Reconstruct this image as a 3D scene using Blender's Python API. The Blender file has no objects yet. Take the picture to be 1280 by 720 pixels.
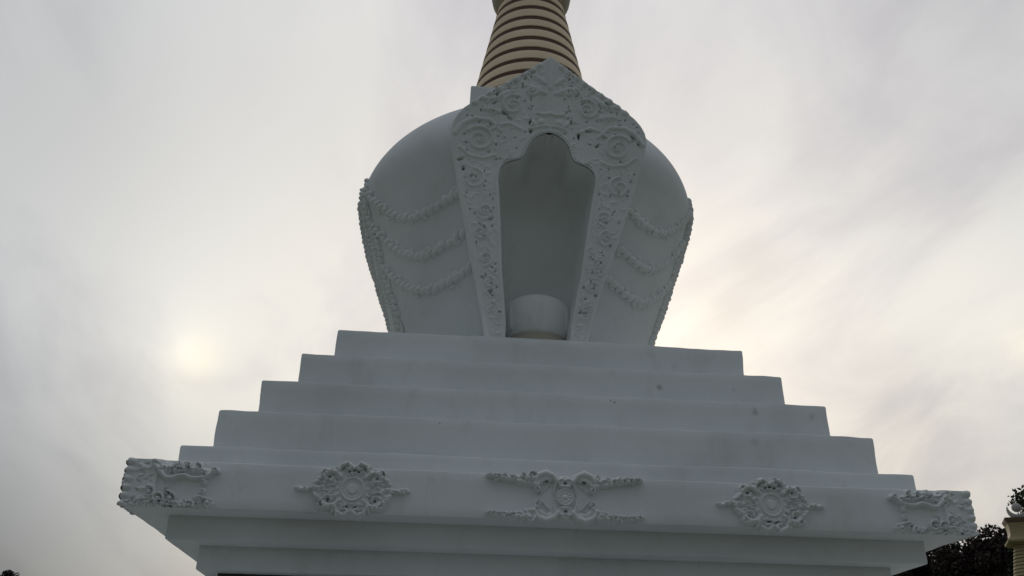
import bpy, bmesh, math, random
import numpy as np
from mathutils import Vector, Matrix, noise
random.seed(7); rng = np.random.default_rng(11)
S = bpy.context.scene
COL = S.collection
R = math.radians
PI = math.pi

# ------------------------------------------------------------------ helpers
def link(name, me, mat=None, parent=None, loc=None):
    o = bpy.data.objects.new(name, me); COL.objects.link(o)
    if mat:
        for m in (mat if isinstance(mat, (list, tuple)) else [mat]): me.materials.append(m)
    if parent: o.parent = parent
    if loc is not None: o.location = loc
    return o
def tag(o, label=None, cat=None, group=None, kind=None):
    if label: o['label'] = label
    if cat: o['category'] = cat
    if group: o['group'] = group
    if kind: o['kind'] = kind
    return o
def empty(name, loc):
    o = bpy.data.objects.new(name, None); COL.objects.link(o); o.location = loc; return o
def mesh_np(name, V, F, smooth=True, angle=None, midx=None):
    me = bpy.data.meshes.new(name)
    me.from_pydata([tuple(v) for v in np.asarray(V, float).tolist()], [], [tuple(f) for f in F])
    if midx is not None: me.polygons.foreach_set('material_index', np.asarray(midx, np.int32))
    me.polygons.foreach_set('use_smooth', [smooth]*len(me.polygons))
    me.update()
    if angle: me.set_sharp_from_angle(angle=R(angle))
    return me

def square_ring(w, rc, n):
    """closed loop round a square of half width w, corners rounded by rc, anticlockwise from above"""
    pts = []
    a = w-rc
    for k in range(4):
        c, s = [(1, 0), (0, 1), (-1, 0), (0, -1)][k]
        loc = [(w, -a + 2*a*i/n) for i in range(n+1)]
        loc += [(a+rc*math.cos(t), a+rc*math.sin(t)) for t in (R(22.5), R(45), R(67.5))]
        pts += [(x*c-y*s, x*s+y*c) for x, y in loc]
    return pts
def square_lathe(name, prof, mat, parent, n=60, rc=.014, jit=.004, cap=True):
    V, F = [], []
    m = None
    for w, z in prof:
        ring = square_ring(w, min(rc, w*.3), n); m = len(ring)
        for x, y in ring:
            q = Vector((x*1.3, y*1.3, z*2.5)); q2 = Vector((x*7, y*7, z*9+31))
            dx = noise.noise(q)*jit + noise.noise(q2)*jit*.35
            dy = noise.noise(q+Vector((50, 0, 0)))*jit + noise.noise(q2+Vector((50, 0, 0)))*jit*.35
            dz = noise.noise(q+Vector((0, 50, 0)))*jit + noise.noise(q2+Vector((0, 70, 0)))*jit*.4
            V.append((x+dx, y+dy, z+dz))
    for j in range(len(prof)-1):
        for i in range(m):
            a, b = j*m+i, j*m+(i+1) % m
            F.append((a, b, b+m, a+m))
    if cap:
        F.append(tuple(range(m-1, -1, -1))); F.append(tuple((len(prof)-1)*m+i for i in range(m)))
    return link(name, mesh_np(name, V, F, True, 38), mat, parent)
def slab_prof(w, z0, z1, b=.012, nz=5):
    p = [(w-.02, z0), (w-b, z0+.0005), (w-b*.3, z0+b*.3), (w, z0+b)]
    for i in range(1, nz): p.append((w, z0+b+(z1-z0-2*b)*i/nz))
    p += [(w, z1-b), (w-b*.3, z1-b*.3), (w-b, z1-.0005), (w-.02, z1)]
    return p
def lathe(name, prof, mat, parent, n=96, cx=0, cy=0, angle=35, capb=True, capt=True):
    V, F = [], []
    for r, z in prof:
        for i in range(n):
            t = 2*PI*i/n; V.append((cx+r*math.cos(t), cy+r*math.sin(t), z))
    for j in range(len(prof)-1):
        for i in range(n):
            a, b = j*n+i, j*n+(i+1) % n; F.append((a, b, b+n, a+n))
    if capb: F.append(tuple(range(n-1, -1, -1)))
    if capt: F.append(tuple((len(prof)-1)*n+i for i in range(n)))
    return link(name, mesh_np(name, V, F, True, angle), mat, parent)

# ------------------------------------------------------------------ relief carving (a height field in metres)
class Relief:
    def __init__(s, u0, u1, v0, v1, step):
        s.u0, s.v0, s.step = u0, v0, step
        s.nu = int((u1-u0)/step)+2; s.nv = int((v1-v0)/step)+2
        s.H = np.zeros((s.nv, s.nu)); s.pit = np.zeros((s.nv, s.nu))
    def win(s, u, v, w):
        i0 = max(int((u-w-s.u0)/s.step), 0); i1 = min(int((u+w-s.u0)/s.step)+2, s.nu)
        j0 = max(int((v-w-s.v0)/s.step), 0); j1 = min(int((v+w-s.v0)/s.step)+2, s.nv)
        if i1 <= i0 or j1 <= j0: return None
        U = s.u0+s.step*np.arange(i0, i1)[None, :]-u; V = s.v0+s.step*np.arange(j0, j1)[:, None]-v
        return slice(j0, j1), slice(i0, i1), U, V
    def dab(s, u, v, w, h, base=0.):
        q = s.win(u, v, w)
        if q is None: return
        J, I, U, V = q
        d = (U*U+V*V)/(w*w)
        t = np.where(d < 1, base+h*np.sqrt(np.maximum(1-d, 0)), 0)
        s.H[J, I] = np.maximum(s.H[J, I], t)
    def disc(s, u, v, w, h, soft=.012):
        q = s.win(u, v, w+soft)
        if q is None: return
        J, I, U, V = q
        d = np.sqrt(U*U+V*V); t = h*np.clip((w-d)/soft+.5, 0, 1)
        s.H[J, I] = np.maximum(s.H[J, I], t)
    def ell(s, u, v, a, b, th, h):
        w = max(a, b); q = s.win(u, v, w)
        if q is None: return
        J, I, U, V = q
        X = U*math.cos(th)+V*math.sin(th); Y = -U*math.sin(th)+V*math.cos(th)
        d = (X/a)**2+(Y/b)**2
        t = np.where(d < 1, h*np.sqrt(np.maximum(1-d, 0)), 0)
        s.H[J, I] = np.maximum(s.H[J, I], t)
    def hole(s, u, v, a, b, th, depth):
        w = max(a, b)*1.05; q = s.win(u, v, w)
        if q is None: return
        J, I, U, V = q
        X = U*math.cos(th)+V*math.sin(th); Y = -U*math.sin(th)+V*math.cos(th)
        d = (X/a)**2+(Y/b)**2
        s.pit[J, I] = np.maximum(s.pit[J, I], depth*np.clip(1.25*(1-d), 0, 1))
    def stroke(s, pts, w0, w1, h0, h1=None, wm=None):
        """tapering round ridge along a polyline"""
        h1 = h0 if h1 is None else h1
        P = np.array(pts, float); seg = np.hypot(*np.diff(P, axis=0).T); L = np.concatenate([[0], np.cumsum(seg)])
        n = max(int(L[-1]/(s.step*1.0)), 2)
        for t in np.linspace(0, 1, n):
            u = np.interp(t*L[-1], L, P[:, 0]); v = np.interp(t*L[-1], L, P[:, 1])
            w = w0+(w1-w0)*t if wm is None else np.interp(t, [0, .5, 1], [w0, wm, w1])
            s.dab(u, v, w, h0+(h1-h0)*t)
    def scroll(s, u, v, r, a0, turns, w, h, hand=1, tail=None):
        """volute: spiral in from radius r at angle a0; optional tail point it grows from"""
        n = int(turns*36); pts = []
        for i in range(n+1):
            t = i/n; rr = r*(1-t*.86); a = a0+hand*2*PI*turns*t
            pts.append((u+rr*math.cos(a), v+rr*math.sin(a)))
        if tail: pts = bez([tail, ((tail[0]*.5+pts[0][0]*.5), (tail[1]*.5+pts[0][1]*.5)), pts[0]])[:-1]+pts
        s.stroke(pts, w, w*.55, h, h*.95)
        s.dab(u, v, w*1.0, h*1.15)
    def circle(s, u, v, r, w, h, n=60):
        s.stroke([(u+r*math.cos(2*PI*i/n), v+r*math.sin(2*PI*i/n)) for i in range(n+1)], w, w, h)
    def pearls(s, pts, w, h, gap):
        P = np.array(pts, float); seg = np.hypot(*np.diff(P, axis=0).T); L = np.concatenate([[0], np.cumsum(seg)])
        for t in np.arange(0, L[-1], gap):
            s.dab(np.interp(t, L, P[:, 0]), np.interp(t, L, P[:, 1]), w, h)
    def leaf(s, p0, p1, w, h, lobes=3, bend=0.):
        """acanthus leaf: mid rib with lobes either side"""
        p0 = np.array(p0, float); p1 = np.array(p1, float); d = p1-p0; L = np.hypot(*d); n_ = np.array([-d[1], d[0]])/max(L, 1e-6)
        mid = (p0+p1)/2+n_*bend*L
        pts = bez([p0, mid, p1])
        s.stroke(pts, w*.45, w*.15, h, h*.7, wm=w*.5)
        for k in range(lobes):
            t = (k+.7)/(lobes+.3); q = np.array(pts[int(t*(len(pts)-1))])
            for sg in (-1, 1):
                tip = q+n_*sg*w*(1-.5*t)+d/L*w*.7
                s.stroke([q, (q+tip)/2+n_*sg*w*.12, tip], w*.3, w*.16, h*.8, h*.55)
    def value(s, U, V):
        x = np.clip((U-s.u0)/s.step, 0, s.nu-1.001); y = np.clip((V-s.v0)/s.step, 0, s.nv-1.001)
        i = x.astype(int); j = y.astype(int); fx = x-i; fy = y-j
        def smp(A): return (A[j, i]*(1-fx)+A[j, i+1]*fx)*(1-fy)+(A[j+1, i]*(1-fx)+A[j+1, i+1]*fx)*fy
        return smp(s.H), smp(s.pit)
def bez(p, n=14):
    a, b, c = [np.array(q, float) for q in p]
    return [tuple(a*(1-t)**2+2*b*t*(1-t)+c*t*t) for t in np.linspace(0, 1, n)]
def soften(A, k=1):
    for _ in range(k):
        B = A.copy(); B[1:-1, 1:-1] = (A[1:-1, 1:-1]*4+A[:-2, 1:-1]+A[2:, 1:-1]+A[1:-1, :-2]+A[1:-1, 2:])/8; A = B
    return A
def relief_object(name, rel, fn, mats, parent, eps=.0015, sink=.012, vr=None, ur=None):
    """carved piece lying on a flat face: only where there is height; edges run back into the wall"""
    H = soften(rel.H, 1)*1.2; P = rel.pit
    H = np.where(H > eps, np.maximum(H-P, .001), H)
    clip = None
    if vr:
        vv = rel.v0+rel.step*np.arange(rel.nv)[:, None]; uu = rel.u0+rel.step*np.arange(rel.nu)[None, :]
        clip = (vv > vr[0]) & (vv < vr[1]) & (uu < (ur or 9))
    n1 = np.array([[noise.noise(Vector((i*rel.step*14, j*rel.step*14, 3))) for i in range(rel.nu)] for j in range(rel.nv)])
    H = np.where(H > eps, H+n1*.0035, H)
    on = H > eps
    if clip is not None: on &= clip
    quad = on[:-1, :-1] | on[1:, :-1] | on[:-1, 1:] | on[1:, 1:]
    if clip is not None: quad &= clip[:-1, :-1] & clip[1:, :-1] & clip[:-1, 1:] & clip[1:, 1:]
    Z = np.where(on, H, -sink)
    used = np.zeros((rel.nv, rel.nu), bool)
    used[:-1, :-1] |= quad; used[1:, :-1] |= quad; used[:-1, 1:] |= quad; used[1:, 1:] |= quad
    idx = -np.ones((rel.nv, rel.nu), int); jj, ii = np.nonzero(used); idx[jj, ii] = np.arange(len(jj))
    V = [fn(rel.u0+rel.step*i, rel.v0+rel.step*j, Z[j, i]) for j, i in zip(jj, ii)]
    F, M = [], []
    for j, i in zip(*np.nonzero(quad)):
        F.append((idx[j, i], idx[j, i+1], idx[j+1, i+1], idx[j+1, i]))
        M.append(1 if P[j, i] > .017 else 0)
    return link(name, mesh_np(name, V, F, True, None, M), mats, parent)

# ------------------------------------------------------------------ materials
def new_mat(name):
    m = bpy.data.materials.new(name); m.use_nodes = True
    nt = m.node_tree; b = nt.nodes['Principled BSDF']
    return m, nt, b, nt.nodes, nt.links
def noise_node(N, L, vec, scale, detail=5, rough=.6, dist=0.):
    n = N.new('ShaderNodeTexNoise'); n.inputs['Scale'].default_value = scale; n.inputs['Detail'].default_value = detail
    n.inputs['Roughness'].default_value = rough; n.inputs['Distortion'].default_value = dist
    L.new(vec, n.inputs['Vector']); return n.outputs['Fac']
def ramp(N, L, fac, a, b, ca=(0, 0, 0, 1), cb=(1, 1, 1, 1)):
    r = N.new('ShaderNodeValToRGB'); r.color_ramp.elements[0].position = a; r.color_ramp.elements[1].position = b
    r.color_ramp.elements[0].color = ca; r.color_ramp.elements[1].color = cb
    L.new(fac, r.inputs['Fac']); return r.outputs['Color']
def mixc(N, L, fac, a, b, mode='MIX'):
    m = N.new('ShaderNodeMix'); m.data_type = 'RGBA'; m.blend_type = mode
    for sock, v in ((m.inputs[0], fac), (m.inputs[6], a), (m.inputs[7], b)):
        if hasattr(v, 'is_linked') or isinstance(v, bpy.types.NodeSocket): L.new(v, sock)
        else: sock.default_value = v
    return m.outputs[2]
def plaster(name, col, dirt, stain=.5, spots=(), bump=.25, rough=.75):
    m, nt, b, N, L = new_mat(name)
    tc = N.new('ShaderNodeTexCoord').outputs['Object']
    mp = N.new('ShaderNodeMapping'); mp.inputs['Scale'].default_value = (1, 1, .35); L.new(tc, mp.inputs['Vector'])
    big = noise_node(N, L, tc, .8, 6, .6, .4); drip = noise_node(N, L, mp.outputs['Vector'], 4.5, 6, .65, .2); fine = noise_node(N, L, tc, 55, 4, .6)
    c = mixc(N, L, ramp(N, L, big, .40, .68), (*col, 1), (col[0]*.86, col[1]*.865, col[2]*.855, 1))
    st = N.new('ShaderNodeMath'); st.operation = 'MULTIPLY'; st.inputs[1].default_value = stain
    L.new(ramp(N, L, drip, .56, .82), st.inputs[0])
    c = mixc(N, L, st.outputs[0], c, (*dirt, 1))
    for (px, py, pz, rad, amt) in spots:      # weather marks with a shape of their own
        d = N.new('ShaderNodeVectorMath'); d.operation = 'SUBTRACT'; d.inputs[1].default_value = (px, py, pz); L.new(tc, d.inputs[0])
        ln = N.new('ShaderNodeVectorMath'); ln.operation = 'LENGTH'; L.new(d.outputs[0], ln.inputs[0])
        ad = N.new('ShaderNodeMath'); ad.operation = 'MULTIPLY_ADD'; ad.inputs[1].default_value = rad*1.3; L.new(noise_node(N, L, tc, 1.2/rad, 5, .7), ad.inputs[0]); L.new(ln.outputs['Value'], ad.inputs[2])
        rr = ramp(N, L, ad.outputs[0], rad*.75, rad*1.5, (amt, amt, amt, 1), (0, 0, 0, 1))
        c = mixc(N, L, rr, c, (.12, .11, .09, 1))
    L.new(c, b.inputs['Base Color']); b.inputs['Roughness'].default_value = rough
    b.inputs['Specular IOR Level'].default_value = .3
    bm = N.new('ShaderNodeBump'); bm.inputs['Strength'].default_value = bump; bm.inputs['Distance'].default_value = .01
    ad = N.new('ShaderNodeMath'); ad.operation = 'MULTIPLY_ADD'; ad.inputs[1].default_value = .35; L.new(fine, ad.inputs[0]); L.new(noise_node(N, L, tc, 9, 5, .6), ad.inputs[2])
    L.new(ad.outputs[0], bm.inputs['Height']); L.new(bm.outputs['Normal'], b.inputs['Normal'])
    return m
def plain(name, col, var=.15, scale=6, rough=.8, metal=0):
    m, nt, b, N, L = new_mat(name)
    tc = N.new('ShaderNodeTexCoord').outputs['Object']
    f = noise_node(N, L, tc, scale, 5, .6)
    lo = tuple(c*(1-var) for c in col); hi = tuple(min(c*(1+var), 1) for c in col)
    L.new(mixc(N, L, f, (*lo, 1), (*hi, 1)), b.inputs['Base Color']); b.inputs['Roughness'].default_value = rough; b.inputs['Metallic'].default_value = metal
    bm = N.new('ShaderNodeBump'); bm.inputs['Strength'].default_value = .2; bm.inputs['Distance'].default_value = .01
    L.new(noise_node(N, L, tc, scale*6, 4, .6), bm.inputs['Height']); L.new(bm.outputs['Normal'], b.inputs['Normal'])
    return m
WHITE = (.735, .768, .785)
SPOTS = [(.98, -2.1, 4.2, .045, .5), (1.72, -2.34, 3.93, .05, .45), (.53, -2.34, 3.96, .016, .8), (.50, -2.34, 3.975, .012, .8),
         (1.64, -2.1, 4.21, .03, .25), (1.2, -1.85, 4.5, .05, .12), (-.9, -2.58, 3.64, .010, .8), (2.2, -2.34, 3.9, .05, .25), (1.6, -2.58, 3.6, .06, .2)]
M_white = plaster('white_plaster', WHITE, (.47, .475, .45), .5, SPOTS, .4)
M_orn = plaster('carved_plaster', (.74, .765, .77), (.48, .49, .47), .4, (), .35)
M_pit = plain('pit_dark', (.19, .195, .18), .4, 20, .95)  # darker tone for the deepest faces of the carved pits
M_niche = plaster('niche_plaster', (.74, .765, .755), (.42, .43, .40), .4, ())
M_stain = plaster('stained_plaster', (.46, .425, .345), (.32, .28, .21), .8, ())
M_beige = plaster('beige_paint', (.84, .68, .48), (.62, .48, .36), .3, (), .15)
M_brown = plain('brown_paint', (.125, .060, .048), .2, 9, .8)
M_collar = plaster('collar_paint', (.52, .46, .40), (.38, .33, .28), .3, (), .15)
M_dark = plain('shade_band', (.045, .045, .045), .3, 8, .8)
M_gold = plain('gilt_metal', (.55, .40, .16), .15, 5, .35, .8)

# ------------------------------------------------------------------ the stupa
ST = empty('stupa', (0, 0, 0))
tag(ST, 'large white stupa with stepped base, carved niche frame and ringed beige spire', 'stupa')
ped = square_lathe('plinth', slab_prof(3.7, 0.0, .28)+slab_prof(3.45, .29, .55)+slab_prof(3.2, .56, .80), M_white, ST, 30)
body = square_lathe('throne_body', slab_prof(2.30, .79, 2.50, nz=8), M_white, ST, 40)
square_lathe('painted_shadow_gap', [(2.43, 2.36), (2.43, 2.503)], M_dark, ST, 40)  # near-black strip: shade of a recessed gap put in as colour
low2 = square_lathe('lower_moulding', slab_prof(2.558, 2.500, 2.675), M_white, ST, 60)
low1 = square_lathe('upper_moulding', slab_prof(2.752, 2.669, 2.842), M_white, ST, 60)
corn = square_lathe('cornice', slab_prof(3.0, 2.834, 3.158, .014), M_white, ST, 110, .014, .007)
zt = [3.338, 3.676, 4.012, 4.356, 4.697]; wt = [2.764, 2.58, 2.343, 2.097, 1.854]
zb = 3.158
for w, z in zip(wt, zt):
    square_lathe('step', slab_prof(w, zb-.01, z, .013), M_white, ST, 90, .016, .011); zb = z

# carved ornaments on the cornice: sub-parts of the cornice
def on_front(uc, vc):
    return lambda u, v, n: (uc+u, -3.0-n, vc+v)
def lobe_row(r, pts, k, w0, w1, h, rg, dens=.9):
    """a run of overlapping carved lobes along a path"""
    P = np.array(pts, float); seg = np.concatenate([[0], np.cumsum(np.hypot(*np.diff(P, axis=0).T))]); t = 0
    while t < 1:
        w = (w0*(1-t)+w1*t)*rg.uniform(.85, 1.15)
        u = np.interp(t*seg[-1], seg, P[:, 0]); v = np.interp(t*seg[-1], seg, P[:, 1]); sd = rg.choice((-1, 1))
        r.ell(u, v+sd*w*.45, w*.75, w*.5, rg.uniform(-.8, .8), h*rg.uniform(.85, 1.15))
        r.ell(u+w*.2, v-sd*w*.5, w*.55, w*.45, rg.uniform(-.8, .8), h*rg.uniform(.75, 1.05))
        t += w*dens/seg[-1]
def medallion(seed):
    k = .00072; r = Relief(-.46, .46, -.21, .21, .0036); rg = random.Random(seed)
    def ml(x, y): return (x*k, -y*k)                      # x right, y down in drawing units
    q = lambda a: rg.uniform(-a, a)
    # raised ground of the rosette, cut square at its edge
    for x, y, w in ((0, 0, 200), (-150, 0, 140), (150, 0, 140), (0, -110, 135), (0, 120, 140), (-255, 0, 92), (255, 0, 92), (-190, -80, 80), (190, -80, 80), (-190, 80, 85), (190, 80, 85), (-340, -4, 50), (340, -4, 50)):
        r.disc(*ml(x, y), w*k, .024, .010)
    r.disc(0, 0, 58*k, .036, .022); r.circle(0, 0, 76*k, 9*k, .030); r.circle(0, 0, 108*k, 15*k, .040)
    for t in np.linspace(0, 2*PI, 17)[:-1]: r.ell(150*k*math.cos(t), 150*k*math.sin(t), 30*k, 20*k, t, .034)
    for sx in (-1, 1):
        for sy in (-1, 1):
            # big C scrolls at the four diagonals
            cx0, cy0 = sx*(225+q(8)), sy*(105+q(6))
            pts = [ml(cx0-sx*105, cy0+sy*8), ml(cx0-sx*55, cy0+sy*52), ml(cx0+sx*20, cy0+sy*58), ml(cx0+sx*62, cy0+sy*12), ml(cx0+sx*34, cy0-sy*38), ml(cx0-sx*20, cy0-sy*34), ml(cx0-sx*26, cy0+sy*2)]
            r.stroke(pts, 24*k, 16*k, .054, .046, wm=30*k)
            r.hole(*ml(cx0+sx*(4+q(10)), cy0+sy*(10+q(8))), (17+q(5))*k, (10+q(3))*k, q(1.5), .02+abs(q(.012)))
            # outward curl with a round bud
            r.scroll(*ml(sx*(268+q(6)), sy*(150+q(5))), 40*k, PI*(sx < 0), 1.0, 18*k, .052, -sx*sy)
            r.ell(*ml(sx*(318+q(6)), sy*(92+q(6))), 46*k, 26*k, .5*sx*sy, .050); r.ell(*ml(sx*352, sy*58), 36*k, 22*k, .4*sx*sy, .044)
            r.ell(*ml(sx*170, sy*62), 34*k, 22*k, .7*sx*sy, .040)
            # paired volutes over and under the disc
            pts = [ml(sx*150, sy*165), ml(sx*128, sy*222), ml(sx*70, sy*250), ml(sx*26, sy*222), ml(sx*44, sy*190), ml(sx*78, sy*198)]
            r.stroke(pts, 22*k, 14*k, .056, .048, wm=28*k)
            r.ell(*ml(sx*158, sy*178), 30*k, 26*k, .5, .046)
            r.hole(*ml(sx*(44+q(5)), sy*168), 17*k, 8*k, .3*sx*sy, .026)
            r.ell(*ml(sx*112, sy*150), 30*k, 18*k, -.7*sx*sy, .040)
        for x in (285, 330, 375, 420, 462, 505):
            r.ell(*ml(sx*x, q(14)-2), (44-.03*x)*k*1.2, (40-.045*x)*k*1.15, rg.uniform(-.5, .5), .052-.00003*x)
            r.ell(*ml(sx*(x-12), q(8)+rg.choice((-1, 1))*(26-.03*x)), 26*k, 16*k, rg.uniform(-.6, .6), .044)
        r.ell(*ml(sx*528, 0), 26*k, 14*k, 0, .034)
    for sx in (-1, 1):
        for sy in (-1, 1):
            for x, y, a, b, th in ((250, 172, 30, 17, .2), (205, 176, 26, 16, -.4), (300, 122, 30, 18, .8), (168, 210, 26, 18, .9), (122, 245, 26, 16, .3), (60, 258, 30, 15, -.1), (330, 70, 30, 16, .5), (190, 34, 32, 14, .1), (240, 22, 30, 13, -.2), (128, 112, 24, 14, .8), (70, 158, 26, 13, .3), (20, 152, 24, 13, 0), (275, 45, 26, 14, .4)):
                r.ell(*ml(sx*(x+q(9)), sy*(y+q(9))), a*k*rg.uniform(.8, 1.15), b*k*rg.uniform(.8, 1.15), -th*sx*sy, rg.uniform(.044, .058))
            for x, y, a, th in ((200, 140, 34, .7), (150, 190, 30, 1.0), (275, 100, 36, .5), (230, 60, 34, .2), (100, 200, 26, .2), (320, 30, 34, .1), (160, 95, 28, .8), (60, 235, 24, 1.4), (290, 165, 24, .9), (400, 12, 30, .2), (180, 20, 26, 0)):
                r.hole(*ml(sx*(x+q(10)), sy*(y+q(10))), a*k, 7*k, -th*sx*sy, rg.uniform(.010, .0165))
    r.hole(*ml(6, -178), 18*k, 12*k, 0, .04); r.hole(*ml(-40, 170), 12*k, 9*k, 0, .028); r.hole(*ml(30, 174), 16*k, 7*k, .2, .02)
    r.ell(*ml(0, -205), 22*k, 20*k, 0, .045); r.ell(*ml(0, 208), 22*k, 18*k, 0, .045)
    return r
for seed, uc in ((1, -1.477), (2, 1.495)):
    relief_object('carved_medallion', medallion(seed), on_front(uc, 2.997), [M_orn, M_pit], corn)
def centre_piece():
    k = .00093; r = Relief(-.60, .60, -.19, .19, .0038); rg = random.Random(5)
    def ml(x, y): return (x*k, -y*k)
    r.disc(0, 0, 66*k, .022, .01); r.dab(0, 0, 26*k, .036)
    for t in np.linspace(0, 2*PI, 11)[:-1]: r.ell(38*k*math.cos(t), 38*k*math.sin(t), 17*k, 10*k, t, .034)
    r.circle(0, 0, 60*k, 8*k, .034)
    for sy in (-1, 1):
        r.ell(*ml(0, sy*82), 52*k, 13*k, 0, .040); r.disc(*ml(0, sy*112), 52*k, .022, .01)
        r.stroke([ml(-50, sy*100), ml(-52, sy*126), ml(-20, sy*138), ml(0, sy*124)], 9*k, 8*k, .038); r.stroke([ml(50, sy*100), ml(52, sy*126), ml(20, sy*138), ml(0, sy*124)], 9*k, 8*k, .038)
        r.hole(*ml(2, sy*106), 15*k, 10*k, 0, .034)
        for sx in (-1, 1):
            # broad crescent of the C scroll, hollow on the inside
            arc = [ml(sx*62, sy*118), ml(sx*92, sy*160), ml(sx*150, sy*180), ml(sx*205, sy*158), ml(sx*232, sy*118)]
            r.stroke(arc, 18*k, 20*k, .052, .05, wm=32*k)
            r.stroke([ml(sx*62, sy*118), ml(sx*84, sy*62), ml(sx*88, sy*14)], 16*k, 6*k, .032, .012)
            r.stroke([ml(sx*118, sy*140), ml(sx*160, sy*135), ml(sx*205, sy*106)], 30*k, 24*k, .034)
            r.scroll(*ml(sx*202, sy*58), 30*k, PI/2*(-sy), 1.2, 12*k, .046, sx*sy)
            r.stroke([ml(sx*232, sy*118), ml(sx*232, sy*80), ml(sx*205, sy*70)], 16*k, 12*k, .042)
            r.hole(*ml(sx*146, sy*112), 20*k, 10*k, .3*sx*sy, .030)
            r.stroke([ml(sx*120, sy*92), ml(sx*160, sy*50), ml(sx*196, sy*14)], 10*k, 6*k, .018, .01)
            yo = 112 if sy < 0 else 128; ye = 150 if sy < 0 else 134
            top = [ml(sx*240, sy*yo), ml(sx*330, sy*(yo+8)), ml(sx*430, sy*(yo+24)), ml(sx*580, sy*ye)]
            r.stroke(top, 46*k, 14*k, .030, .024)
            lobe_row(r, top, k, 44*k, 17*k, .054, rg)
            for x0, rad in ((262, 36), (330, 32), (402, 28), (470, 24), (535, 20)):
                r.scroll(*ml(sx*(x0+rg.uniform(-8, 8)), sy*(yo+38-.06*(x0-250)+rg.uniform(-4, 4))), rad*k, rg.uniform(0, 6), .9, rad*.42*k, .056, sx*sy)
            r.ell(*ml(sx*588, sy*ye), 20*k, 15*k, 0, .05)
    return r
relief_object('carved_centrepiece', centre_piece(), on_front(.006, 2.998), [M_orn, M_pit], corn)
def corner_piece(seed, amp=1.0):
    """u runs inwards from the corner, 0 at the corner"""
    k = .00063; r = Relief(-.004, .72, -.18, .18, .0038); rg = random.Random(seed)
    def ml(x, y): return (x*.00056, .180-(y-60)*k)
    for x in range(0, 330, 25):                            # raised ground beside the corner
        for y in range(95, 600, 35): r.disc(*ml(x, y), 40*k, .020, .014)
    for x in range(320, 900, 40):
        for y in range(150, 580, 60): r.disc(*ml(x, y), 60*k, .008, .02)
    up = [ml(300, 130), ml(420, 190), ml(560, 200), ml(700, 190), ml(860, 200), ml(960, 215)]
    dn = [ml(60, 575), ml(250, 540), ml(440, 540), ml(600, 570), ml(760, 560), ml(900, 520)]
    r.stroke(up, 95*k, 50*k, .030, .024); r.stroke(dn, 75*k, 45*k, .030, .024)
    # wavy lower edge of the upper spray
    r.stroke([ml(340, 170), ml(410, 235), ml(470, 290), ml(540, 292), ml(620, 262), ml(690, 255), ml(760, 280), ml(860, 278), ml(925, 262), ml(975, 240)], 34*k, 20*k, .060, .050)
    r.stroke([ml(900, 275), ml(960, 250), ml(1000, 215), ml(1060, 190)], 24*k, 17*k, .05, .044)
    r.scroll(*ml(1030, 200), 40*k, 0, 1.1, 18*k, .054, 1)
    r.scroll(*ml(922, 332), 32*k, 2, 1.0, 16*k, .048, -1); r.scroll(*ml(922, 410), 32*k, 4, 1.0, 16*k, .048, 1)
    r.scroll(*ml(1010, 545), 44*k, 0, 1.1, 19*k, .054, -1)
    r.stroke([ml(840, 500), ml(900, 475), ml(960, 490), ml(1040, 510)], 20*k, 16*k, .050, .04)
    for x, y, rad, a0, hd in ((420, 190, 70, 3, 1), (560, 165, 66, 1, -1), (700, 150, 62, 3, 1), (830, 165, 55, 2, -1), (300, 450, 76, 2, -1), (420, 505, 72, 0, 1), (560, 510, 74, 2, -1), (700, 580, 58, 4, 1), (800, 575, 60, 1, -1), (170, 545, 70, 2, 1), (520, 430, 50, 2, 1)):
        u, v = ml(x+rg.uniform(-8, 8), y+rg.uniform(-8, 8))
        r.scroll(u, v, rad*k*.9, a0, 1.25, rad*.30*k, rg.uniform(.046, .058), hd)
        if rg.random() < .5: r.hole(u+rad*k*.3, v-rad*k*.5, 20*k, 11*k, rg.uniform(-.6, .6), .028)
    lobe_row(r, up, k, 46*k, 26*k, .052, rg, .9); lobe_row(r, dn, k, 42*k, 26*k, .052, rg, .9); lobe_row(r, [(a, b-.02) for a, b in dn[1:]], k, 34*k, 24*k, .048, rg, 1.0)
    for y in (120, 215, 310, 400, 490, 580):
        r.ell(*ml(20, y), 62*k, 46*k, 0, .050)
    for i in range(9): r.ell(*ml(rg.uniform(110, 260), rg.uniform(140, 560)), rg.uniform(40, 75)*k, rg.uniform(20, 32)*k, rg.uniform(-.9, .9), rg.uniform(.028, .038))
    for i in range(40):
        x = rg.uniform(330, 960); y = rg.uniform(120, 250) if i % 2 else rg.uniform(510, 610)
        r.hole(*ml(x, y), rg.uniform(16, 34)*k, 8*k, rg.uniform(-1.2, 1.2), rg.uniform(.012, .02))
    for i in range(14):
        r.hole(*ml(rg.uniform(80, 300), rg.uniform(120, 590)), rg.uniform(18, 40)*k, 9*k, rg.uniform(-.9, .9), rg.uniform(.010, .016))
    r.H *= amp
    return r
for sx in (-1, 1):
    rel = corner_piece(3 if sx < 0 else 8)
    relief_object('carved_corner', rel, (lambda s: (lambda u, v, n: (s*(3.0-u), -3.0-n, 2.992+v)))(sx), [M_orn, M_pit], corn, eps=.0012, vr=(-.162, .164))
    rel = corner_piece(13, .6)
    relief_object('carved_corner', rel, (lambda s: (lambda u, v, n: (s*(3.0+n), -3.0+u, 2.992+v)))(sx), [M_orn, M_pit], corn, eps=.0012, vr=(-.150, .160), ur=.34)

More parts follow.
